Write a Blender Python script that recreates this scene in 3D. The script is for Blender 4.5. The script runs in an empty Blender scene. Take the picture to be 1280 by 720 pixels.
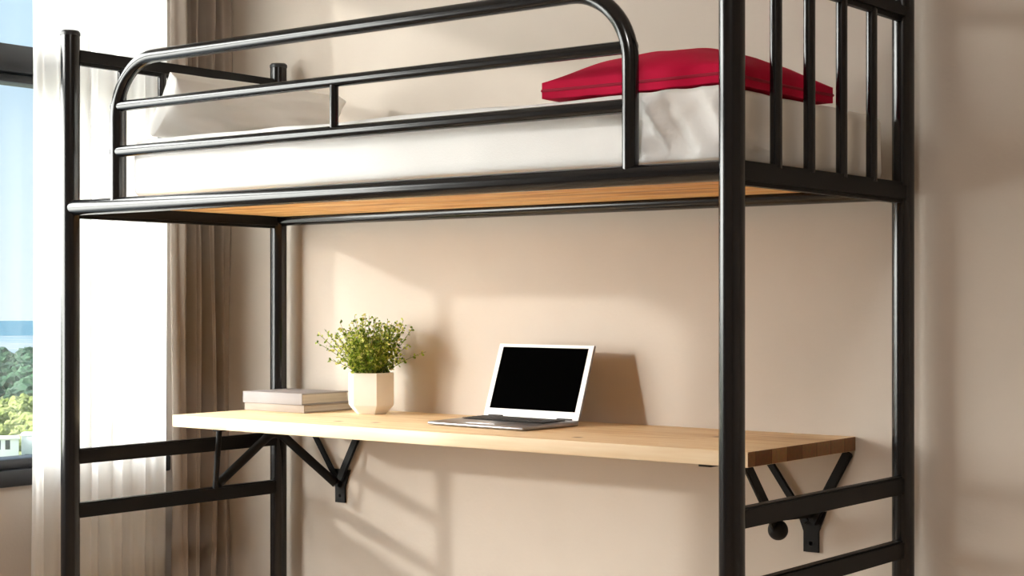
import bpy, bmesh, math, random
from mathutils import Vector, Matrix, noise
random.seed(7)
SC = bpy.context.scene
COL = SC.collection
H = 1.07                      # eye height; z values below are written relative to it
TH = math.radians(38.08)
cT, sT = math.cos(TH), math.sin(TH)
D0 = 3.13
CAM = Vector((-(cT*.1355*D0 - sT*D0), -(sT*.1355*D0 + cT*D0), H))
WALL = .83                    # y of the back wall
LW = -2.50                    # x of the window wall

# ------------------------------------------------------------------ materials
def lin(r, g, b):
    f = lambda v: (v/255/12.92) if v/255 <= .04045 else ((v/255+.055)/1.055)**2.4
    return (f(r), f(g), f(b), 1)

def mat(name, col, rough=.6, metal=0, spec=.5, coat=0):
    m = bpy.data.materials.new(name); m.use_nodes = True
    b = m.node_tree.nodes['Principled BSDF']
    b.inputs['Base Color'].default_value = col
    b.inputs['Roughness'].default_value = rough
    b.inputs['Metallic'].default_value = metal
    b.inputs['Specular IOR Level'].default_value = spec
    b.inputs['Coat Weight'].default_value = coat
    b.inputs['Coat Roughness'].default_value = .12
    return m

def N(m, t, **kw):
    n = m.node_tree.nodes.new(t)
    for k, v in kw.items():
        if hasattr(n, k): setattr(n, k, v)
        else: n.inputs[k].default_value = v
    return n
def L(m, a, ao, b, bi): m.node_tree.links.new(a.outputs[ao], b.inputs[bi])
def bsdf(m): return m.node_tree.nodes['Principled BSDF']

def ramp(m, stops):
    r = N(m, 'ShaderNodeValToRGB')
    e = r.color_ramp.elements
    e[0].position, e[0].color = stops[0]
    e[1].position, e[1].color = stops[-1]
    for p, c in stops[1:-1]:
        x = e.new(p); x.color = c
    return r

def mottled(name, c1, c2, scale=6, rough=.7, bump=.0, bscale=60, stretch=(1, 1, 1), spec=.4):
    m = mat(name, c1, rough, spec=spec)
    tc = N(m, 'ShaderNodeTexCoord'); mp = N(m, 'ShaderNodeMapping'); mp.inputs['Scale'].default_value = stretch
    L(m, tc, 'Object', mp, 'Vector')
    n = N(m, 'ShaderNodeTexNoise', Scale=scale, Detail=5.0)
    L(m, mp, 'Vector', n, 'Vector')
    r = ramp(m, [(.35, c1), (.65, c2)])
    L(m, n, 'Fac', r, 'Fac'); L(m, r, 'Color', bsdf(m), 'Base Color')
    if bump:
        n2 = N(m, 'ShaderNodeTexNoise', Scale=bscale, Detail=3.0); L(m, mp, 'Vector', n2, 'Vector')
        b = N(m, 'ShaderNodeBump', Strength=bump, Distance=.01)
        L(m, n2, 'Fac', b, 'Height'); L(m, b, 'Normal', bsdf(m), 'Normal')
    return m

def wood(name, cols, plank=.1, board=1.2, grain=1.0, knots=(), rough=.5):
    """planks run along object X; cols = three colours; knots = list of (x, y) spots"""
    m = mat(name, cols[0], rough, spec=.35)
    tc = N(m, 'ShaderNodeTexCoord')
    br = N(m, 'ShaderNodeTexBrick'); br.offset = .37
    br.inputs['Scale'].default_value = 1.0
    br.inputs['Brick Width'].default_value = board; br.inputs['Row Height'].default_value = plank
    br.inputs['Mortar Size'].default_value = .0012; br.inputs['Mortar Smooth'].default_value = .3
    br.inputs['Color1'].default_value = (0, 0, 0, 1); br.inputs['Color2'].default_value = (1, 1, 1, 1)
    br.inputs['Mortar'].default_value = (.0, .0, .0, 1)
    L(m, tc, 'Object', br, 'Vector')
    mp = N(m, 'ShaderNodeMapping'); mp.inputs['Scale'].default_value = (1.3, 14, 14)
    L(m, tc, 'Object', mp, 'Vector')
    n = N(m, 'ShaderNodeTexNoise', Scale=2.2, Detail=6.0, Distortion=1.1)
    sep = N(m, 'ShaderNodeVectorMath', operation='ADD')
    L(m, mp, 'Vector', sep, 0)
    sc = N(m, 'ShaderNodeVectorMath', operation='SCALE'); sc.inputs['Scale'].default_value = 5
    L(m, br, 'Color', sc, 0); L(m, sc, 'Vector', sep, 1)
    L(m, sep, 'Vector', n, 'Vector')
    add = N(m, 'ShaderNodeMath', operation='MULTIPLY_ADD'); add.inputs[1].default_value = .16*grain; 
    L(m, br, 'Color', add, 0); L(m, n, 'Fac', add, 2)
    r = ramp(m, [(.36, cols[2]), (.5, cols[1]), (.68, cols[0])])
    L(m, add, 'Value', r, 'Fac')
    last = r; out = 'Color'
    for (kx, ky) in knots:
        mk = N(m, 'ShaderNodeMapping'); mk.inputs['Location'].default_value = (-kx, -ky*1.0, 0)
        L(m, tc, 'Object', mk, 'Vector')
        sx = N(m, 'ShaderNodeSeparateXYZ'); L(m, mk, 'Vector', sx, 0)
        cx = N(m, 'ShaderNodeCombineXYZ'); L(m, sx, 'X', cx, 'X'); L(m, sx, 'Y', cx, 'Y')
        ln = N(m, 'ShaderNodeVectorMath', operation='LENGTH'); L(m, cx, 'Vector', ln, 0)
        mr = N(m, 'ShaderNodeMapRange'); mr.inputs['From Min'].default_value = .006; mr.inputs['From Max'].default_value = .017
        mr.inputs['To Min'].default_value = .85; mr.inputs['To Max'].default_value = 0
        L(m, ln, 'Value', mr, 'Value')
        mx = N(m, 'ShaderNodeMix', data_type='RGBA'); L(m, mr, 'Result', mx, 0)
        m.node_tree.links.new(last.outputs[out] if isinstance(out, str) else last.outputs[out], mx.inputs[6])
        mx.inputs[7].default_value = lin(120, 82, 50)
        last = mx; out = 2
    m.node_tree.links.new(last.outputs[out], bsdf(m).inputs['Base Color'])
    b = N(m, 'ShaderNodeBump', Strength=.15, Distance=.004)
    L(m, br, 'Fac', b, 'Height'); b.invert = True
    L(m, b, 'Normal', bsdf(m), 'Normal')
    return m

M = {}
M['black'] = mat('black_gloss_metal', (.0045, .0045, .0055, 1), .19, spec=.6)
M['cap'] = mat('black_plastic', (.012, .012, .013, 1), .4)
M['bracket'] = mat('black_powder_coat', (.006, .0055, .0055, 1), .5, spec=.2)
M['screw'] = mat('screw_steel', (.6, .6, .6, 1), .3, metal=1)
M['wall'] = mottled('beige_plaster', lin(206, 196, 185), lin(201, 191, 180), 3, .85, .06, 90, spec=.2)
M['wallwin'] = mottled('grey_beige_plaster', lin(206, 198, 190), lin(200, 192, 184), 3, .85, .05, 90, spec=.2)
M['ceil'] = mottled('white_ceiling_paint', lin(236, 232, 226), lin(232, 228, 222), 3, .9)
M['floor'] = wood('oak_floor', (lin(196, 172, 146), lin(184, 158, 130), lin(160, 134, 106)), .14, 1.4, 1)
M['frame'] = mat('anthracite_window_frame', lin(32, 32, 35), .4, spec=.3)
M['desk'] = wood('pale_pine', (lin(247, 222, 182), lin(238, 208, 163), lin(214, 178, 130)), .085, 1.1, 1,
                 knots=((-1.463, .423), (-1.357, .456), (-.655, .400), (-.40, .62)))
M['desk_edge'] = mottled('pale_pine_edge', lin(241, 218, 184), lin(234, 206, 168), 4, .5, 0, 60, (1.2, 6, 22))
M['sheet'] = mottled('white_cotton_sheet', lin(249, 248, 246), lin(245, 244, 242), 4, .9, .08, 300, spec=.15)
M['pillowcase'] = mottled('ivory_pillowcase', lin(249, 247, 243), lin(245, 242, 237), 4, .9, .08, 300, spec=.15)
M['red'] = mottled('crimson_fabric', lin(208, 12, 66), lin(190, 8, 56), 7, .8, .1, 260, spec=.2)
M['redpipe'] = mat('dark_crimson_piping', lin(160, 8, 48), .8)
M['slat'] = wood('honey_pine', (lin(252, 210, 142), lin(242, 184, 108), lin(196, 132, 66)), .3, 3.0, .6)
M['pot'] = mottled('white_ceramic', lin(244, 240, 234), lin(240, 236, 229), 8, .45, 0, spec=.4)
M['soil'] = mottled('dark_soil', (.03, .02, .012, 1), (.06, .04, .025, 1), 60, .95)
M['stem'] = mat('green_stem', lin(98, 116, 48), .6)
M['alu'] = mat('silver_aluminium', lin(165, 165, 170), .33, metal=.85)
M['bezel'] = mat('white_bezel', lin(238, 238, 238), .4)
M['screen'] = mat('black_screen', (.001, .001, .001, 1), .3, spec=0)
M['keys'] = mat('dark_keyboard', (.015, .015, .016, 1), .5)
M['trackpad'] = mat('silver_trackpad', lin(190, 190, 194), .3, metal=.6)
M['book_a'] = mottled('light_grey_cover', lin(156, 151, 151), lin(149, 144, 144), 9, .7)
M['book_b'] = mottled('warm_grey_cover', lin(166, 153, 142), lin(158, 146, 135), 9, .7)
M['pages'] = mottled('paper_edges', lin(200, 192, 181), lin(176, 168, 158), 3, .8, 0, 60, (1, 1, 90))
M['drape'] = mottled('taupe_curtain_fabric', lin(164, 153, 144), lin(154, 143, 134), 5, .9, .1, 400, spec=.1)
M['rod'] = mat('brushed_nickel', (.5, .5, .5, 1), .35, metal=1)
M['paintwhite'] = mat('white_house_paint', lin(238, 238, 236), .8)
M['roof'] = mottled('grey_roof', lin(190, 186, 180), lin(170, 166, 160), .5, .9)
M['darkglass'] = mat('dark_window', lin(50, 60, 62), .3)

def leafmat():
    m = mat('small_green_leaves', lin(120, 150, 48), .55, spec=.3)
    tc = N(m, 'ShaderNodeNewGeometry')
    r = ramp(m, [(.0, lin(74, 104, 28)), (.4, lin(140, 168, 56)), (.75, lin(204, 214, 100)), (1., lin(236, 234, 156))])
    L(m, tc, 'Random Per Island', r, 'Fac'); L(m, r, 'Color', bsdf(m), 'Base Color')
    nt = m.node_tree
    tr = N(m, 'ShaderNodeBsdfTranslucent'); L(m, r, 'Color', tr, 'Color')
    mx = N(m, 'ShaderNodeMixShader'); mx.inputs[0].default_value = .35
    L(m, bsdf(m), 0, mx, 1); L(m, tr, 0, mx, 2)
    L(m, mx, 0, nt.nodes['Material Output'], 'Surface')
    return m
M['leaf'] = leafmat()

def endgrain():
    m = mat('brown_end_grain', lin(165, 118, 72), .6, spec=.3)
    tc = N(m, 'ShaderNodeTexCoord'); br = N(m, 'ShaderNodeTexBrick'); br.offset = 0
    mp = N(m, 'ShaderNodeMapping'); mp.inputs['Rotation'].default_value = (0, 0, math.pi/2)
    L(m, tc, 'Object', mp, 'Vector'); L(m, mp, 'Vector', br, 'Vector')
    br.inputs['Scale'].default_value = 1; br.inputs['Brick Width'].default_value = .07; br.inputs['Row Height'].default_value = 5
    br.inputs['Mortar Size'].default_value = .001
    br.inputs['Color1'].default_value = lin(186, 136, 86); br.inputs['Color2'].default_value = lin(128, 84, 48)
    br.inputs['Mortar'].default_value = lin(90, 58, 32)
    n = N(m, 'ShaderNodeTexNoise', Scale=90.0, Detail=3.0); L(m, tc, 'Object', n, 'Vector')
    mx = N(m, 'ShaderNodeMix', data_type='RGBA', blend_type='MULTIPLY'); mx.inputs[0].default_value = .45
    m.node_tree.links.new(br.outputs['Color'], mx.inputs[6]); m.node_tree.links.new(n.outputs['Color'], mx.inputs[7])
    m.node_tree.links.new(mx.outputs[2], bsdf(m).inputs['Base Color'])
    return m
M['endgrain'] = endgrain()

def sheermat():
    m = bpy.data.materials.new('sheer_white_voile'); m.use_nodes = True
    nt = m.node_tree; nt.nodes.remove(nt.nodes['Principled BSDF']); out = nt.nodes['Material Output']
    df = N(m, 'ShaderNodeBsdfDiffuse'); df.inputs['Color'].default_value = (.90, .89, .87, 1)
    tl = N(m, 'ShaderNodeBsdfTranslucent'); tl.inputs['Color'].default_value = (.95, .94, .92, 1)
    tp = N(m, 'ShaderNodeBsdfTransparent')
    a = N(m, 'ShaderNodeMixShader'); a.inputs[0].default_value = .55
    b = N(m, 'ShaderNodeMixShader')
    tc = N(m, 'ShaderNodeTexCoord'); mp = N(m, 'ShaderNodeMapping'); mp.inputs['Scale'].default_value = (1, 40, .6)
    n = N(m, 'ShaderNodeTexNoise', Scale=1.0, Detail=2.0); L(m, tc, 'Object', mp, 'Vector'); L(m, mp, 'Vector', n, 'Vector')
    mr = N(m, 'ShaderNodeMapRange'); mr.inputs['From Min'].default_value = .3; mr.inputs['From Max'].default_value = .7
    mr.inputs['To Min'].default_value = .03; mr.inputs['To Max'].default_value = .07
    L(m, n, 'Fac', mr, 'Value'); L(m, mr, 'Result', b, 0)
    L(m, df, 0, a, 1); L(m, tl, 0, a, 2); L(m, a, 0, b, 1); L(m, tp, 0, b, 2); L(m, b, 0, out, 'Surface')
    return m
M['sheer'] = sheermat()

def glassmat():
    m = bpy.data.materials.new('clear_window_glass'); m.use_nodes = True
    nt = m.node_tree; nt.nodes.remove(nt.nodes['Principled BSDF']); out = nt.nodes['Material Output']
    tp = N(m, 'ShaderNodeBsdfTransparent'); tp.inputs['Color'].default_value = (.97, .985, .98, 1)
    gl = N(m, 'ShaderNodeBsdfGlossy'); gl.inputs['Roughness'].default_value = .02
    a = N(m, 'ShaderNodeMixShader'); a.inputs[0].default_value = .04
    L(m, tp, 0, a, 1); L(m, gl, 0, a, 2); L(m, a, 0, out, 'Surface')
    return m
M['glass'] = glassmat()

# ------------------------------------------------------------------ mesh helpers
def link(name, bm, m, parent=None, smooth=True, mats=None, autosmooth=35, solid=True):
    if solid: bmesh.ops.recalc_face_normals(bm, faces=bm.faces)
    me = bpy.data.meshes.new(name); 
    for f in bm.faces: f.smooth = smooth
    if smooth and autosmooth:
        for e in bm.edges:
            if len(e.link_faces) == 2 and e.calc_face_angle(0) > math.radians(autosmooth): e.smooth = False
    bm.to_mesh(me); bm.free()
    for x in (mats or [m]): me.materials.append(x)
    o = bpy.data.objects.new(name, me); COL.objects.link(o)
    if parent: o.parent = parent
    return o

def empty(name, label, cat, loc=(0, 0, 0), rot=(0, 0, 0), group=None):
    o = bpy.data.objects.new(name, None); COL.objects.link(o)
    o.location = loc; o.rotation_euler = rot; o.empty_display_size = .1
    o['label'] = label; o['category'] = cat
    if group: o['group'] = group
    return o
def tag(o, label, cat, group=None, kind=None):
    o['label'] = label; o['category'] = cat
    if group: o['group'] = group
    if kind: o['kind'] = kind
    return o
def struct(name, bm, m, parent=None, **kw):
    o = link(name, bm, m, parent, **kw)
    o['kind'] = 'structure'
    return o

def box(bm, x0, x1, y0, y1, z0, z1, bev=0, seg=2, mi=0):
    g = bmesh.ops.create_cube(bm, size=1)
    vs = g['verts']
    for v in vs:
        v.co = Vector((x0+(v.co.x+.5)*(x1-x0), y0+(v.co.y+.5)*(y1-y0), z0+(v.co.z+.5)*(z1-z0)))
    fs = {f for v in vs for f in v.link_faces}
    for f in fs: f.material_index = mi
    if bev:
        es = list({e for v in vs for e in v.link_edges})
        bmesh.ops.bevel(bm, geom=es, offset=bev, segments=seg, affect='EDGES', profile=.5)
    return bm
def B(*a, **k): return box(bmesh.new(), *a, **k)

def arc_path(pts, rad, n=10):
    """round the inner corners of a polyline"""
    P = [Vector(p) for p in pts]; out = [P[0]]
    for i in range(1, len(P)-1):
        a, b, c = P[i-1], P[i], P[i+1]
        u = (a-b).normalized(); v = (c-b).normalized()
        ang = u.angle(v); r = rad if not isinstance(rad, (list, tuple)) else rad[i-1]
        t = min(r/math.tan(ang/2), .48*(a-b).length, .48*(c-b).length)
        r2 = t*math.tan(ang/2)
        s = b+u*t; e = b+v*t
        ctr = b+(u+v).normalized()*(r2/math.sin(ang/2))
        s0, e0 = s-ctr, e-ctr
        tot = s0.angle(e0)
        ax = s0.cross(e0).normalized()
        for k in range(n+1):
            out.append(ctr+Matrix.Rotation(tot*k/n, 3, ax) @ s0)
    out.append(P[-1]); return out

def tube(bm, pts, r, seg=20, flat=1.0, caps=True, up=None):
    P = [Vector(p) for p in pts]
    rings = []; prev = None
    for i, p in enumerate(P):
        d = ((P[i+1]-p) if i < len(P)-1 else Vector((0, 0, 0))) 
        if i > 0: d = d.normalized()+(p-P[i-1]).normalized() if i < len(P)-1 else (p-P[i-1])
        d.normalize()
        if prev is None:
            ref = Vector(up) if up else (Vector((0, 0, 1)) if abs(d.z) < .9 else Vector((0, 1, 0)))
            n = (ref-d*ref.dot(d)).normalized()
        else:
            n = (prev-d*prev.dot(d)).normalized()
        prev = n; b = d.cross(n)
        rr = r[i] if isinstance(r, (list, tuple)) else r
        rings.append([bm.verts.new(p+n*math.cos(2*math.pi*k/seg)*rr+b*math.sin(2*math.pi*k/seg)*rr*flat) for k in range(seg)])
    for a, c in zip(rings, rings[1:]):
        for k in range(seg):
            bm.faces.new((a[k], a[(k+1) % seg], c[(k+1) % seg], c[k]))
    if caps:
        bm.faces.new(rings[0]); bm.faces.new(rings[-1][::-1])
    return bm
def T(pts, r, **k): return tube(bmesh.new(), pts, r, **k)

def bar(bm, a, b, w, t, up=(0, 0, 1), bev=.003):
    """flat bar from a to b; w across 'up', t along 'up'"""
    a, b = Vector(a), Vector(b); d = (b-a).normalized()
    u = Vector(up); u = (u-d*u.dot(d)).normalized(); s = d.cross(u)
    vs = []
    for p in (a, b):
        for sx, sy in ((-1, -1), (1, -1), (1, 1), (-1, 1)):
            vs.append(bm.verts.new(p+s*sx*w/2+u*sy*t/2))
    fs = [(0, 1, 2, 3), (7, 6, 5, 4), (0, 4, 5, 1), (1, 5, 6, 2), (2, 6, 7, 3), (3, 7, 4, 0)]
    fl = [bm.faces.new([vs[i] for i in f]) for f in fs]
    if bev:
        bmesh.ops.bevel(bm, geom=list({e for f in fl for e in f.edges}), offset=bev, segments=2, affect='EDGES')
    return bm
def Bar(*a, **k): return bar(bmesh.new(), *a, **k)

def sheetgrid(nu, nv, fn, thick=0):
    bm = bmesh.new()
    g = [[bm.verts.new(fn(i/nu, j/nv)) for j in range(nv+1)] for i in range(nu+1)]
    for i in range(nu):
        for j in range(nv):
            bm.faces.new((g[i][j], g[i+1][j], g[i+1][j+1], g[i][j+1]))
    return bm

# ------------------------------------------------------------------ the room
RX, FY, CZ = 3.2, -4.6, 2.62
struct('floor', B(LW-.2, RX+.1, FY-.1, WALL+.1, -.1, 0), M['floor'], smooth=False)
struct('ceiling', B(LW-.2, RX+.1, FY-.1, WALL+.1, CZ, CZ+.1), M['ceil'], smooth=False)
struct('wall_back', B(LW-.2, RX+.1, WALL, WALL+.12, 0, CZ), M['wall'], smooth=False)
struct('wall_right', B(RX, RX+.12, FY, WALL, 0, CZ), M['wall'], smooth=False)
struct('wall_front', B(LW-.2, RX+.1, FY-.12, FY, 0, CZ), M['wall'], smooth=False)
# window wall: opening from y WY0 to WY1, z WZ0 to WZ1
WY0, WY1, WZ0, WZ1 = -1.95, .70, .535, 2.30
bm = bmesh.new()
box(bm, LW-.2, LW, FY, WALL, 0, WZ0); box(bm, LW-.2, LW, FY, WALL, WZ1, CZ)
box(bm, LW-.2, LW, FY, WY0, WZ0, WZ1); box(bm, LW-.2, LW, WY1, WALL, WZ0, WZ1)
struct('wall_left', bm, M['wallwin'], smooth=False)
bm = bmesh.new()
fx0, fx1 = LW-.09, LW+.004
box(bm, fx0, fx1+.02, WY0, WY1, WZ0-.005, WZ0+.045, .006); box(bm, fx0, fx1, WY0, WY1, WZ0+.045, WZ0+.075, .005)
box(bm, fx0, fx1, WY0, WY1, WZ1-.06, WZ1, .004)
TR0, TR1 = H+.648, H+.758
for y in (WY0, WY1-.06): box(bm, fx0, fx1, y, y+.06, WZ0+.02, WZ1-.02, .004)
win = struct('window_1', bm, M['frame'])
bm = bmesh.new(); box(bm, fx0+.002, fx1+.006, WY0, WY1, TR0+.028, TR1, .006); box(bm, fx0+.002, fx1-.01, WY0, WY1, TR0, TR0+.025, .004)
struct('window_frame', bm, M['frame'], win)
bm = bmesh.new(); box(bm, LW-.055, LW-.049, WY0+.01, WY1-.01, WZ0+.03, WZ1-.03)
struct('window_pane', bm, M['glass'], win, smooth=False)
struct('baseboard_back', B(LW+.001, RX-.001, WALL-.014, WALL-.0005, 0, .09, .003), M['ceil'])

# ------------------------------------------------------------------ curtains
def sheer(u, v):
    y = .128+.49*u
    z = .02+(2.36)*v
    a = .020*math.sin(u*2*math.pi*5.5)+.010*math.sin(u*2*math.pi*12.3+1.2+v*1.1)+.006*math.sin(u*31+v*4)
    y += .010*math.sin(u*40+v*2)*(u)*(1-u)*4
    y -= .012*(1-v)**2*(1-u)
    return Vector((-2.415+a, y, z))
rod = link('curtain_rod', T([(-2.385, -3.1, 2.44), (-2.385, .81, 2.44)], .012), M['rod'])
tag(rod, 'thin metal rod above the window carrying both curtains', 'curtain rod')
for y in (-2.9, -1.1, .76):
    link('rod_bracket', Bar((LW+.001, y, 2.44), (-2.385, y, 2.44), .014, .014), M['rod'], rod)
for i, (nm) in enumerate(['sheer_curtain']):
    o = link(nm, sheetgrid(160, 60, sheer), M['sheer'], solid=False, autosmooth=0)
    tag(o, 'sheer white floor length curtain gathered beside the window', 'curtain')
def drape(u, v):
    y = .605+.215*u
    fold = .032*(2*abs(math.sin((u*2*math.pi*3.6+.4+.25*math.sin(v*5))/2))**.7-1)+.008*math.sin(u*2*math.pi*7+v*2)
    x = -2.362+fold+.006*math.sin(v*9+u*8)
    y += .012*math.sin(u*2*math.pi*3.6+1.3)*(1-abs(2*u-1))+.006*math.sin(v*6)*u*(1-u)*4
    return Vector((x, min(y, .822), .02+2.36*v))
o = link('drape_curtain', sheetgrid(120, 60, drape), M['drape'], solid=False, autosmooth=0)
md = o.modifiers.new('thickness', 'SOLIDIFY'); md.thickness = .003; md.offset = 0
tag(o, 'taupe brown opaque curtain hanging in the corner beside the sheer one', 'curtain')

# ------------------------------------------------------------------ loft bed
bed = empty('loft_bed', 'black metal loft bed frame standing over the wooden desk', 'bed')
LX, BY = -2.06, .773
PT = H+.727
def post(x, y):
    p = link('post', T([(x, y, .004), (x, y, PT)], .0255, seg=28), M['black'], bed)
    bm = bmesh.new(); tube(bm, [(x, y, PT-.004), (x, y, PT+.004), (x, y, PT+.009)], [.0268, .0268, .023], seg=28)
    link('post_cap', bm, M['cap'], p)
    bm = bmesh.new(); tube(bm, [(x, y, 0), (x, y, .03)], .0285, seg=28); link('foot_cap', bm, M['cap'], p)
    return p
for x, y in ((0, 0), (LX, 0), (0, BY), (LX, BY)): post(x, y)
ZR = H+.256
for y in (0, BY):
    s = link('side_rail', T([(LX+.01, y, ZR), (-.01, y, ZR)], .021, seg=24), M['black'], bed)
    sg = 1 if y == 0 else -1
for x in (LX, 0):
    link('end_rail', Bar((x, .01, ZR-.004), (x, BY-.01, ZR-.004), .034, .048, bev=.008), M['bracket'], bed)
    link('end_top_rail', Bar((x, .01, H+.666), (x, BY-.01, H+.666), .034, .042, bev=.010), M['bracket'], bed)
    for y in (.174, .316, .463, .609):
        link('spindle', T([(x, y, ZR), (x, y, H+.66)], .0125, seg=18), M['black'], bed)
    for z in (-.419, -.566):
        link('crossbar', Bar((x, .01, H+z), (x, BY-.01, H+z), .026, .041, bev=.004), M['bracket'], bed)
# inner support angle seen under the far end
link('support_angle', Bar((-.045, .03, ZR-.001), (-.045, BY-.03, ZR-.001), .03, .020, bev=.001), M['black'], bed)
# guard rail
gx0, gx1, gz = -1.862, -.235, H+.636
hoop = arc_path([(gx0, 0, ZR+.012), (gx0, 0, gz), (gx1, 0, gz), (gx1, 0, ZR+.012)], .15, 14)
g = link('guard_rail', T(hoop, .0175, seg=22), M['black'], bed)
link('rail_bar', T([(gx0-.012, 0, H+.516), (gx1+.01, 0, H+.516)], .0138, seg=20), M['black'], g)
link('rail_bar', T([(gx0-.012, 0, H+.397), (gx1+.01, 0, H+.397)], .0150, seg=20), M['black'], g)
cx = -1.066
link('rail_spacer', T([(cx, 0, H+.397), (cx, 0, H+.516)], .0105, seg=16), M['black'], g)
# wooden boards under the mattress, running lengthways
nb = 6; w = (BY-.05)/nb
for k in range(nb):
    y0 = .027+k*w
    link('bed_board', B(LX+.035, -.035, y0+.001, y0+w-.001, H+.262, H+.274, .002), M['slat'], bed)

# ------------------------------------------------------------------ mattress, pillow, cushion
def softbox(x0, x1, y0, y1, z0, z1, n=(80, 30, 8), r=.03, disp=None):
    bm = bmesh.new()
    # build as subdivided box surface
    nx, ny, nz = n
    cache = {}
    def vert(i, j, k):
        key = (i, j, k)
        if key not in cache:
            p = Vector((x0+(x1-x0)*i/nx, y0+(y1-y0)*j/ny, z0+(z1-z0)*k/nz))
            q = Vector((min(max(p.x, x0+r), x1-r), min(max(p.y, y0+r), y1-r), min(max(p.z, z0+r), z1-r)))
            d = p-q
            if d.length > 1e-6: p = q+d.normalized()*r
            nrm = d.normalized() if d.length > 1e-6 else Vector((0, 0, 1))
            if disp: p = p+disp(p, nrm)
            cache[key] = bm.verts.new(p)
        return cache[key]
    for i in range(nx):
        for j in range(ny):
            for k in (0, nz): bm.faces.new((vert(i, j, k), vert(i+1, j, k), vert(i+1, j+1, k), vert(i, j+1, k)))
        for k in range(nz):
            for j in (0, ny): bm.faces.new((vert(i, j, k), vert(i+1, j, k), vert(i+1, j, k+1), vert(i, j, k+1)))
    for j in range(ny):
        for k in range(nz):
            for i in (0, nx): bm.faces.new((vert(i, j, k), vert(i, j+1, k), vert(i, j+1, k+1), vert(i, j, k+1)))
    return bm
def mdisp(p, n):
    d = n*.003*noise.noise(p*7)
    t = max(0, min(1, (p.x+.33)/.12))*max(0, min(1, (H+.425-p.z)/.03+.25))                # gathered, creased corner towards the right end
    if p.z > H+.29 and p.y < .3:
        zz = p.z-H
        a = p.x*.80+zz*.60; b = -p.x*.60+zz*.80            # folds fan out diagonally from the corner
        f1 = abs(noise.noise(Vector((a*16, b*2.5, p.y*3))))
        f2 = abs(noise.noise(Vector((a*4+7, b*15, 2.3))))
        d += n*min(.004, t*(.006-.040*f1-.028*f2))
    if p.z > H+.38:
        d += Vector((0, 0, .006*noise.noise(Vector((p.x*3, p.y*3, 5)))))
    return d
mat_o = link('mattress', softbox(-1.835, -.034, .026, .745, H+.276, H+.428, (150, 40, 14), .022, mdisp), M['sheet'], autosmooth=0)
tag(mat_o, 'white sheeted mattress lying on the loft bed', 'mattress')

def pillow_bm(a, b, t, n=44, conc=.09, e=2.6, wr=.0, seed=0):
    """pillow in XY with half sizes a, b and half thickness t"""
    bm = bmesh.new(); top = {}; bot = {}
    def P(i, j, s):
        u = -1+2*i/n; v = -1+2*j/n
        # cluster samples at the rim
        uu = math.sin(u*math.pi/2); vv = math.sin(v*math.pi/2)
        x = a*uu*(1-conc*(1-vv*vv)); y = b*vv*(1-conc*(1-uu*uu))
        h = max(0, (1-abs(uu)**e))**.55*max(0, (1-abs(vv)**e))**.55
        z = s*t*(h)+s*.004
        z += wr*noise.noise(Vector((uu*2.3+seed, vv*2.3, s)))*h
        return Vector((x, y, z))
    for i in range(n+1):
        for j in range(n+1):
            top[i, j] = bm.verts.new(P(i, j, 1)); bot[i, j] = bm.verts.new(P(i, j, -1))
    for i in range(n):
        for j in range(n):
            bm.faces.new((top[i, j], top[i+1, j], top[i+1, j+1], top[i, j+1]))
            bm.faces.new((bot[i, j], bot[i, j+1], bot[i+1, j+1], bot[i+1, j]))
    for k in range(n):
        for (p, q) in (((k, 0), (k+1, 0)), ((k+1, n), (k, n)), ((0, k+1), (0, k)), ((n, k), (n, k+1))):
            bm.faces.new((top[p], bot[p], bot[q], top[q]))
    return bm
bm = pillow_bm(.088, .318, .060, 48, .03, 2.6, .03, 3)
for v in bm.verts: v.co.z += .012 if v.co.z > 0 else -.012
R = Matrix.Rotation(math.radians(-57), 4, 'Y')
for v in bm.verts: v.co = R @ v.co
po = link('bed_pillow', bm, M['pillowcase'], autosmooth=0)
po.location = (-1.772, .392, H+.522)
tag(po, 'ivory pillow propped against the far end of the mattress', 'pillow')

CA, CB, CC = .228, .226, .035
def droop(x, y):
    return .0*(abs(x/CA)**2.2)*(abs(y/CB)**2.2)
bm = pillow_bm(CA, CB, .072, 56, CC, 1.9, .010, 8)
for v in bm.verts:
    v.co.z += .013 if v.co.z > 0 else -.013
    if v.co.z < 0: v.co.z = max(v.co.z, -.017-.004*abs(noise.noise(v.co*9)))        # the lower side rests on the sheet
    v.co.z += droop(v.co.x, v.co.y)
cu = link('red_cushion', bm, M['red'], autosmooth=0)
cu.location = (-.268, .275, H+.4525)
tag(cu, 'crimson red cushion lying flat on the mattress by the spindles', 'cushion')
pts = []
n = 30
for side in range(4):
    for k in range(n):
        q = math.sin((-1+2*k/n)*math.pi/2)
        u, v = [(q, -1), (1, q), (-q, 1), (-1, -q)][side]
        x, y = CA*u*(1-CC*(1-v*v)), CB*v*(1-CC*(1-u*u))
        pts.append((x, y, droop(x, y)))
pts.append(pts[0])
link('piping', T(pts, .0032, seg=8, caps=False), M['redpipe'], cu)

# ------------------------------------------------------------------ desk
DX0, DX1, DY0, DY1 = -2.015, -.146, .316, WALL-.001
DZ1, DZ0 = H-.320, H-.354
desk = empty('wall_desk', 'pale pine plank desk fixed to the wall on black brackets below the bed', 'desk')
bm = B(DX0, DX1, DY0, DY1, DZ0, DZ1, .0025)
for f in bm.faces:
    c = f.normal
    if c.x > .9: f.material_index = 1
    elif c.y < -.9: f.material_index = 2
    elif c.x < -.9: f.material_index = 2
top = link('desktop', bm, None, desk, mats=[M['desk'], M['endgrain'], M['desk_edge']])
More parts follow.
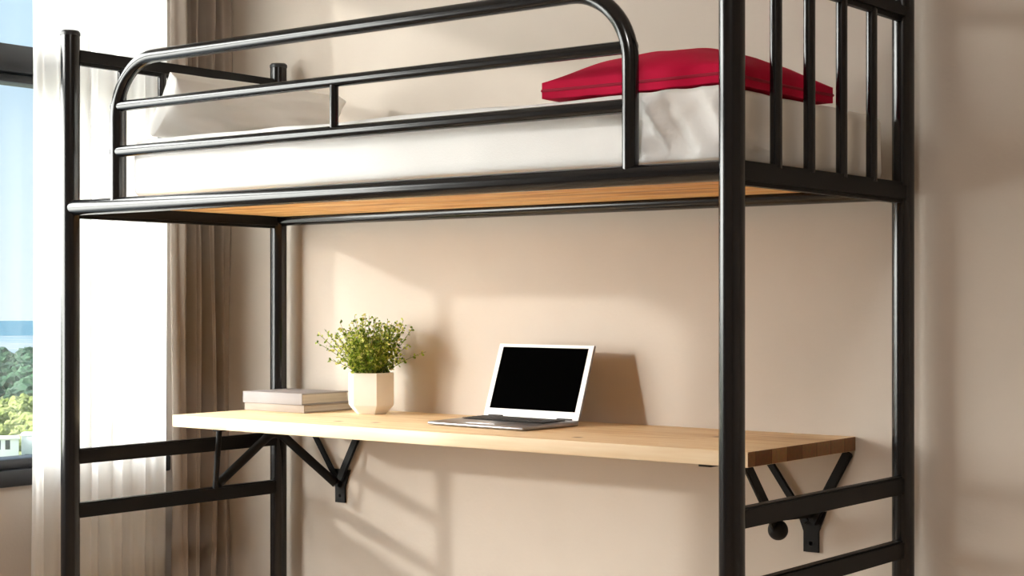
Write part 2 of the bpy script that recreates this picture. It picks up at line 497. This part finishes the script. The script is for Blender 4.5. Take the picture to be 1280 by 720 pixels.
# notch for nothing: the desk ends just short of the left back post
def brk(px, s, zt):
    """wall bracket: plate, two spread struts on the wall, a forward arm"""
    yw = WALL-.012
    bm = bmesh.new()
    prof = [(-.020, -.606), (.020, -.606), (.020, -.556), (.040, -.505), (-.040, -.505), (-.020, -.556)]
    a_ = [bm.verts.new((px+x, WALL-.001, H+z)) for x, z in prof]; b_ = [bm.verts.new((px+x, WALL-.008, H+z)) for x, z in prof]
    bm.faces.new(a_); bm.faces.new(b_[::-1])
    for k in range(6): bm.faces.new((a_[k], a_[(k+1) % 6], b_[(k+1) % 6], b_[k]))
    root = link('bracket', bm, M['bracket'], desk)
    bar(bmb := bmesh.new(), (px-.006, yw-.004, H-.535), (px-.135, yw-.004, DZ0-.002), .020, .009, up=(0, 1, 0)); link('strut', bmb, M['bracket'], root)
    bar(bmb := bmesh.new(), (px+.006, yw-.004, H-.535), (px+.105, yw-.004, DZ0-.002), .026, .009, up=(0, 1, 0)); link('strut', bmb, M['bracket'], root)
    bmb = bmesh.new(); tube(bmb, [(px, WALL-.008, H-.585), (px, WALL-.0005, H-.585)][::-1], .0055, seg=12); link('screw', bmb, M['screw'], root)
    return root
b1 = brk(-1.845, 1, 0)
b2 = brk(-.262, 1, 0)
# left: bent tube from the plate over the back post to the lower crossbar, with an upright rod
pth = arc_path([(-1.850, WALL-.02, H-.548), (-2.012, .715, H-.385), (-2.030, .500, H-.535)], .035, 8)
link('brace_tube', T(pth, .0135, seg=14), M['bracket'], b1)
link('upright_rod', T([(-2.005, .485, DZ0-.001), (-2.032, .492, H-.545)], .0085, seg=12), M['bracket'], b1)
# right: leaning strut nearer the front with a round knob, tied back to the plate
link('brace_strut', Bar((-.305, .735, H-.548), (-.262, .500, DZ0-.001), .030, .010, up=(1, 0, 0)), M['bracket'], b2)
link('tie_bar', Bar((-.297, .700, H-.514), (-.262, WALL-.006, H-.514), .030, .012), M['bracket'], b2)
bm = bmesh.new(); bmesh.ops.create_uvsphere(bm, u_segments=20, v_segments=14, radius=.025)
for v in bm.verts: v.co = Vector((v.co.x-.300, v.co.y*.9+.728, v.co.z+H-.545))
link('knob', bm, M['bracket'], b2)
for px in (-1.845, -.262):
    link('support_arm', B(px-.016, px+.016, DY0+.014, WALL-.003, DZ0-.006, DZ0-.0002, .001), M['bracket'], b1 if px < -1 else b2)

# ------------------------------------------------------------------ books
def book(x0, x1, y0, y1, z0, z1, cover, label, rz=0):
    cx, cy = (x0+x1)/2, (y0+y1)/2
    e = empty('book', label, 'book', (cx, cy, z0), (0, 0, rz), 'two grey books stacked on the desk')
    hx, hy, h = (x1-x0)/2, (y1-y0)/2, z1-z0; t = .0035
    bm = bmesh.new()
    box(bm, -hx, hx, -hy, hy, 0, t, .001); box(bm, -hx, hx, -hy, hy, h-t, h, .001)
    box(bm, -hx, hx, -hy, -hy+t, t*.5, h-t*.5, .001)
    link('cover', bm, cover, e)
    link('page_block', B(-hx+.004, hx-.004, -hy+t, hy-.005, t, h-t), M['pages'], e, smooth=False)
    return e
z = DZ1+.0008
book(-2.008, -1.758, .585, .785, z, z+.022, M['book_b'], 'warm grey hardback book lying directly on the desk under another')
book(-2.012, -1.764, .582, .778, z+.0226, z+.0226+.033, M['book_a'], 'pale grey hardback book lying on top of the other book')

# ------------------------------------------------------------------ potted plant
pc = Vector((-1.602, .70, DZ1+.0005))
pot = empty('potted_plant', 'bushy small leaved green plant in white hexagonal pot on the desk', 'plant', pc)
bm = bmesh.new()
prof = [(.044, 0), (.046, .002), (.0665, .024), (.068, .027), (.068, .116), (.067, .118), (.060, .118), (.059, .116), (.058, .100), (0.001, .100)]
rings = []
A0 = math.radians(-34)
for r_, z_ in prof:
    rings.append([bm.verts.new((r_*math.cos(A0+k*math.pi/3), r_*math.sin(A0+k*math.pi/3), z_)) for k in range(6)])
for a_, b_ in zip(rings, rings[1:]):
    for k in range(6): bm.faces.new((a_[k], a_[(k+1) % 6], b_[(k+1) % 6], b_[k]))
bm.faces.new(rings[0]); bm.faces.new(rings[-1])
link('pot', bm, M['pot'], pot, autosmooth=25)
bm = bmesh.new(); vs = []
nn = 10
cv = bm.verts.new((0, 0, .108)); ring = [bm.verts.new((.0575*math.cos(A0+k*math.pi/3), .0575*math.sin(A0+k*math.pi/3), .106)) for k in range(6)]
lo = [bm.verts.new((v.co.x, v.co.y, .101)) for v in ring]
for k in range(6):
    bm.faces.new((cv, ring[k], ring[(k+1) % 6])); bm.faces.new((ring[k], lo[k], lo[(k+1) % 6], ring[(k+1) % 6]))
link('soil', bm, M['soil'], pot, smooth=False)
sb = bmesh.new(); lb = bmesh.new()
rs = random.Random(11)
def leaf(bm, p, d, n_, l, w):
    s = d.cross(n_).normalized()
    pr_ = [(0, 0, 0), (.3, .8, .10), (.65, 1, .12), (.9, .55, .04), (1, 0, -.05), (.9, -.55, .04), (.65, -1, .12), (.3, -.8, .10)]
    vs = [bm.verts.new(p+d*(a*l)+s*(b*w/2)+n_*(c*l)) for a, b, c in pr_]
    ml = bm.verts.new(p+d*l*.45)
    for k in range(8): bm.faces.new((vs[k], vs[(k+1) % 8], ml))
for i in range(175):
    az = rs.uniform(0, 2*math.pi)
    lean = abs(rs.gauss(0, 1))*.48+.05
    lean = min(lean, 1.22)
    ln = (.180-.020*lean)*rs.uniform(.55, 1.04)
    if math.cos(az-math.radians(218)) > .8 and lean > .6: ln *= 1.12      # a few long stems reach out to the left
    r0 = rs.uniform(0, .035)
    p0 = Vector((r0*math.cos(az), r0*math.sin(az), .103))
    dirv = Vector((math.sin(lean)*math.cos(az), math.sin(lean)*math.sin(az), math.cos(lean)))
    P = []
    ns = 8
    ben = rs.uniform(-.02, .02)
    for k in range(ns+1):
        t = k/ns
        p = p0+dirv*ln*t+Vector((0, 0, 1))*(.014*t*(1-t)*lean*2)+Vector((math.sin(az), -math.cos(az), 0))*ben*t*t
        p.y = min(p.y, WALL-pc.y-.013)
        P.append(p)
    tube(sb, P, [.0013*(1-.6*k/ns) for k in range(ns+1)], seg=5)
    for k in range(2, ns+1):
        t = k/ns
        if t < .2: continue
        d = (P[k]-P[k-1]).normalized()
        a1 = rs.uniform(0, math.pi*2)
        per = d.orthogonal().normalized()
        for q in range(3 if k < ns else 4):
            rr = Matrix.Rotation(a1+q*math.pi*2/3+rs.uniform(-.4, .4), 3, d)
            o_ = (rr @ per)
            ld = (o_*1.0+d*rs.uniform(.2, .9)).normalized()
            nn_ = ld.orthogonal().normalized(); nn_ = Matrix.Rotation(rs.uniform(0, 6.28), 3, ld) @ nn_
            l = rs.uniform(.009, .0150)*(1.05-.30*t)
            pp = P[k]+(P[k-1]-P[k])*rs.random()
            tip = pp+ld*l
            if tip.y > WALL-pc.y-.006: continue
            leaf(lb, pp, ld, nn_, l, l*.72)
link('stems', sb, M['stem'], pot)
link('foliage', lb, M['leaf'], pot, smooth=False, solid=False)

# ------------------------------------------------------------------ laptop
hx_, hy_, rot_, lw, ld_, lh, tilt = -1.0146, .6822, -.058, .332, .2054, .2014, .3368
lap = empty('laptop', 'open silver laptop with a black screen on the desk', 'laptop', (hx_, hy_, DZ1+.0004), (0, 0, rot_))
bm = bmesh.new()
g = box(bm, -lw/2, lw/2, -ld_-.012, .004, 0.0015, .0145, .004, 3)
# thin the front edge
for v in bm.verts:
    if v.co.z > .008:
        t = (v.co.y+ld_+.012)/(ld_+.016); v.co.z = v.co.z-.005*(1-t)
base = link('base', bm, M['alu'], lap)
link('keyboard', B(-lw/2+.022, lw/2-.022, -.112, -.016, .0125, .0146, .001), M['keys'], lap).rotation_euler = (math.radians(1.2), 0, 0)
kb = bmesh.new()
for r_ in range(5):
    for c_ in range(13):
        x = -lw/2+.025+c_*.0219; y = -.110+r_*.0186
        box(kb, x, x+.0185, y, y+.0155, .0140+.0003*r_, .0155+.0003*r_, .0006, 1)
link('keys', kb, M['keys'], lap)
link('trackpad', B(-.05, .05, -.195, -.128, .0100, .0113, .0005), M['trackpad'], lap)
for x in (-.12, .12):
    link('hinge', T([(x-.025, 0.001, .0135), (x+.025, 0.001, .0135)], .0045, seg=12), M['keys'], lap)
lid = bmesh.new(); box(lid, -lw/2, lw/2, .0005, .0065, 0, lh+.004, .0028, 3)
scr = link('lid', lid, M['alu'], lap)
scr.location = (0, .001, .0135); scr.rotation_euler = (-tilt, 0, 0)
link('bezel', B(-lw/2+.001, lw/2-.001, -.0010, .0006, .001, lh+.003, .0006, 1), M['bezel'], scr)
link('screen', B(-lw/2+.017, lw/2-.017, -.0016, -.0009, .022, lh-.006, .0002, 1), M['screen'], scr)
for x in (-.14, .14):
    for y in (-.19, -.02): link('rubber_foot', T([(x, y, 0), (x, y, .003)], .007, seg=12), M['keys'], lap)

# ------------------------------------------------------------------ the view outside: sea, shore, greenery, white houses
GZ = -26.0
dv = Vector((-.857, .599, 0)).normalized(); sv = Vector((-dv.y, dv.x, 0)); sv = Vector((dv.y, -dv.x, 0))
def outp(D, s, z=0): 
    p = Vector((CAM.x, CAM.y, 0))+dv*D+sv*s; return Vector((p.x, p.y, GZ+z))
def quadstrip(D0_, D1_, w0, w1, z):
    bm = bmesh.new(); n = 40
    rows = []
    for i in range(n+1):
        s = -1+2*i/n
        rows.append([bm.verts.new(outp(D0_+5*math.sin(i*1.3), s*w0, z)), bm.verts.new(outp(D1_, s*w1, z))])
    for a_, b_ in zip(rows, rows[1:]): bm.faces.new((a_[0], b_[0], b_[1], a_[1]))
    return bm
M['sea'] = mottled('teal_sea_water', lin(34, 84, 104), lin(44, 96, 116), .006, .6, 0, 60, (1, 6, 1), spec=.2)
M['shallow'] = mottled('pale_surf_water', lin(92, 118, 128), lin(128, 132, 138), .012, .7, 0, 60, (1, 4, 1), spec=.1)
M['land'] = mottled('grass_ground', lin(100, 112, 60), lin(120, 128, 76), .05, .95)
M['forest'] = mottled('dark_tree_canopy', lin(30, 62, 48), lin(56, 92, 62), .12, .95, .6, 1)
M['hedge'] = mottled('yellow_green_shrubs', lin(104, 118, 50), lin(140, 146, 84), .15, .95, .6, 1)
M['haze'] = mottled('distant_hill', lin(190, 212, 224), lin(182, 206, 220), .002, 1)
o = struct('trim_1', quadstrip(1373, 2500, 3000, 4000, .0), M['sea'], smooth=False, solid=False)
tag(o, 'teal sea seen far away through the window', 'sea'); o.name = 'sea'
o = struct('surf', quadstrip(800, 1380, 2500, 3000, .0), M['shallow'], smooth=False, solid=False); tag(o, 'pale shallow water and sand along the shore', 'shore')
o = struct('ground', quadstrip(120, 820, 1500, 2500, -.02), M['land'], smooth=False, solid=False); tag(o, 'grassy ground outside below the window', 'ground')
for o in bpy.data.objects:
    if o.name in ('sea', 'surf', 'ground'):
        pass
def canopy(D0_, D1_, w, count, r0, r1, seed, hbase=0):
    rr = random.Random(seed)
    ico = {}
    for sub in (2, 3):
        t = bmesh.new(); bmesh.ops.create_icosphere(t, subdivisions=sub, radius=1)
        ico[sub] = ([v.co.copy() for v in t.verts], [[v.index for v in f.verts] for f in t.faces]); t.free()
    V, F = [], []
    for i in range(count):
        D = rr.uniform(D0_, D1_); s = rr.uniform(-w, w); r = rr.uniform(r0, r1); zs = rr.uniform(.7, 1.05)
        c = outp(D, s, r*.5+hbase); b = len(V)
        tv, tf = ico[3 if abs(s) < 45 else 2]
        for q in tv:
            d = Vector((q.x, q.y, q.z*zs))*r; p = c+d
            V.append(p+d*(.35*noise.noise(p*.8)+.30*noise.noise(p*2.1)))
        F += [[b+k for k in f] for f in tf]
    me = bpy.data.meshes.new('canopy'); me.from_pydata(V, [], F)
    bm = bmesh.new(); bm.from_mesh(me); bpy.data.meshes.remove(me)
    return bm
o = link('woodland', canopy(445, 800, 260, 2300, 2.4, 4.4, 5), M['forest'], smooth=False, solid=False)
tag(o, 'dark green woodland seen beyond the window', 'woodland', kind='stuff')
o = link('shrubland', canopy(310, 440, 150, 1500, 1.1, 2.4, 9), M['hedge'], smooth=False, solid=False)
tag(o, 'yellow green shrubs in front of the dark woodland', 'shrubs', kind='stuff')
def house(D, s, w, d, h, ry, label):
    e = empty('house', label, 'house', outp(D, s), (0, 0, math.atan2(sv.y, sv.x)+ry), 'white houses below the window')
    link('wall', B(-w/2, w/2, -d/2, d/2, 0, h, .05), M['paintwhite'], e)
    link('roof', B(-w/2-.2, w/2+.2, -d/2-.2, d/2+.2, h, h+.25, .04), M['paintwhite'], e)
    k = 0; x = -w/2+.6
    while x < w/2-.9:
        for zz in (1.0, 3.4):
            if zz+1.5 < h and (k*7+int(zz)) % 5:
                for sg in (-1, 1):
                    link('window', B(x, x+.75, sg*d/2-.04, sg*d/2+.04, zz, zz+(1.5 if k % 2 else 1.2), .02), M['darkglass'], e)
            k += 1
        x += 1.45
    return e
hs = [(276, -2.6, 5.6, 5, 5.0, .05, 'white flat roofed house straight below the window view'),
      (280, 3.6, 5.4, 5, 5.2, -.08, 'white flat roofed house beside the edge of the sheer curtain'),
      (290, -9, 6, 5, 5.4, .1, 'white flat roofed house furthest to the left in the window view')]
for h_ in hs: house(*h_)

# ------------------------------------------------------------------ light
SUN_AZ = Vector((.60, .80, 0)).normalized(); EL = math.radians(12)
sd = Vector((SUN_AZ.x*math.cos(EL), SUN_AZ.y*math.cos(EL), -math.sin(EL)))
sun = bpy.data.lights.new('sun', 'SUN'); sun.energy = 1.35; sun.angle = math.radians(1.6); sun.color = (1, .96, .90)
so = bpy.data.objects.new('sun', sun); COL.objects.link(so); so.rotation_euler = sd.to_track_quat('-Z', 'Y').to_euler()
so.location = (-6, -4, 4)

# added fill lamp, out of frame on the ceiling, to brighten the room
cl = empty('fill_lamp', 'round white fill lamp added on the unseen ceiling to brighten the room', 'lamp', (.6, -1.9, CZ))
bm = bmesh.new(); tube(bm, [(0, 0, -.001), (0, 0, -.03), (0, 0, -.055)], [.26, .26, .24], seg=40)
link('fill_lamp_base', bm, M['paintwhite'], cl)
al = bpy.data.lights.new('fill_light', 'AREA'); al.shape = 'DISK'; al.size = .46; al.energy = 32; al.color = (1, .97, .93)
ao = bpy.data.objects.new('fill_light', al); COL.objects.link(ao); ao.location = (.6, -1.9, CZ-.06)

W = bpy.data.worlds.new('sky'); SC.world = W; W.use_nodes = True
nt = W.node_tree; nt.nodes.clear()
def WN(t, **kw):
    n = nt.nodes.new(t)
    for k, v in kw.items():
        if hasattr(n, k): setattr(n, k, v)
        else: n.inputs[k].default_value = v
    return n
tc = WN('ShaderNodeTexCoord'); sx = WN('ShaderNodeSeparateXYZ'); nt.links.new(tc.outputs['Generated'], sx.inputs[0])
mr = WN('ShaderNodeMapRange'); mr.inputs['From Min'].default_value = 0; mr.inputs['From Max'].default_value = .5
nt.links.new(sx.outputs['Z'], mr.inputs['Value'])
cr = WN('ShaderNodeValToRGB'); nt.links.new(mr.outputs[0], cr.inputs[0])
e = cr.color_ramp.elements
e[0].position = 0; e[0].color = lin(226, 241, 246); e[1].position = 1; e[1].color = lin(150, 200, 245)
x = e.new(.14); x.color = lin(212, 235, 248); x = e.new(.36); x.color = lin(188, 222, 250)
# bright lobe added to the sky near the low sun, to light the room
dot = WN('ShaderNodeVectorMath', operation='DOT_PRODUCT'); nrm = WN('ShaderNodeVectorMath', operation='NORMALIZE')
nt.links.new(tc.outputs['Generated'], nrm.inputs[0]); nt.links.new(nrm.outputs[0], dot.inputs[0])
gd = Vector((-.68, -.64, .36)).normalized(); dot.inputs[1].default_value = gd
g1 = WN('ShaderNodeMapRange'); g1.inputs['From Min'].default_value = .5; g1.inputs['From Max'].default_value = 1; g1.interpolation_type = 'SMOOTHSTEP'
nt.links.new(dot.outputs['Value'], g1.inputs['Value'])
pw = WN('ShaderNodeMath', operation='MULTIPLY'); pw.inputs[1].default_value = 17.0; nt.links.new(g1.outputs[0], pw.inputs[0])
glow = WN('ShaderNodeVectorMath', operation='SCALE'); glow.inputs[0].default_value = (1, .97, .92); nt.links.new(pw.outputs[0], glow.inputs['Scale'])
sm = WN('ShaderNodeVectorMath', operation='ADD'); nt.links.new(cr.outputs[0], sm.inputs[0]); nt.links.new(glow.outputs[0], sm.inputs[1])
bg = WN('ShaderNodeBackground'); nt.links.new(sm.outputs[0], bg.inputs['Color']); bg.inputs['Strength'].default_value = 1
wo = WN('ShaderNodeOutputWorld'); nt.links.new(bg.outputs[0], wo.inputs[0])

# ------------------------------------------------------------------ camera and output
cam = bpy.data.cameras.new('camera'); co = bpy.data.objects.new('camera', cam); COL.objects.link(co); SC.camera = co
cam.sensor_width = 36; cam.lens = 2029/1280*36; cam.shift_y = 18/1280
co.location = CAM; co.rotation_euler = (math.pi/2, 0, TH)
cam.clip_end = 6000
SC.view_settings.view_transform = 'Standard'; SC.view_settings.look = 'None'
SC.view_settings.gamma = 1; SC.view_settings.exposure = .14; SC.view_settings.use_curve_mapping = False
SC.cycles.use_denoising = True
SC.cycles.max_bounces = 10; SC.cycles.diffuse_bounces = 6; SC.cycles.transparent_max_bounces = 12
SC.cycles.sample_clamp_indirect = 8
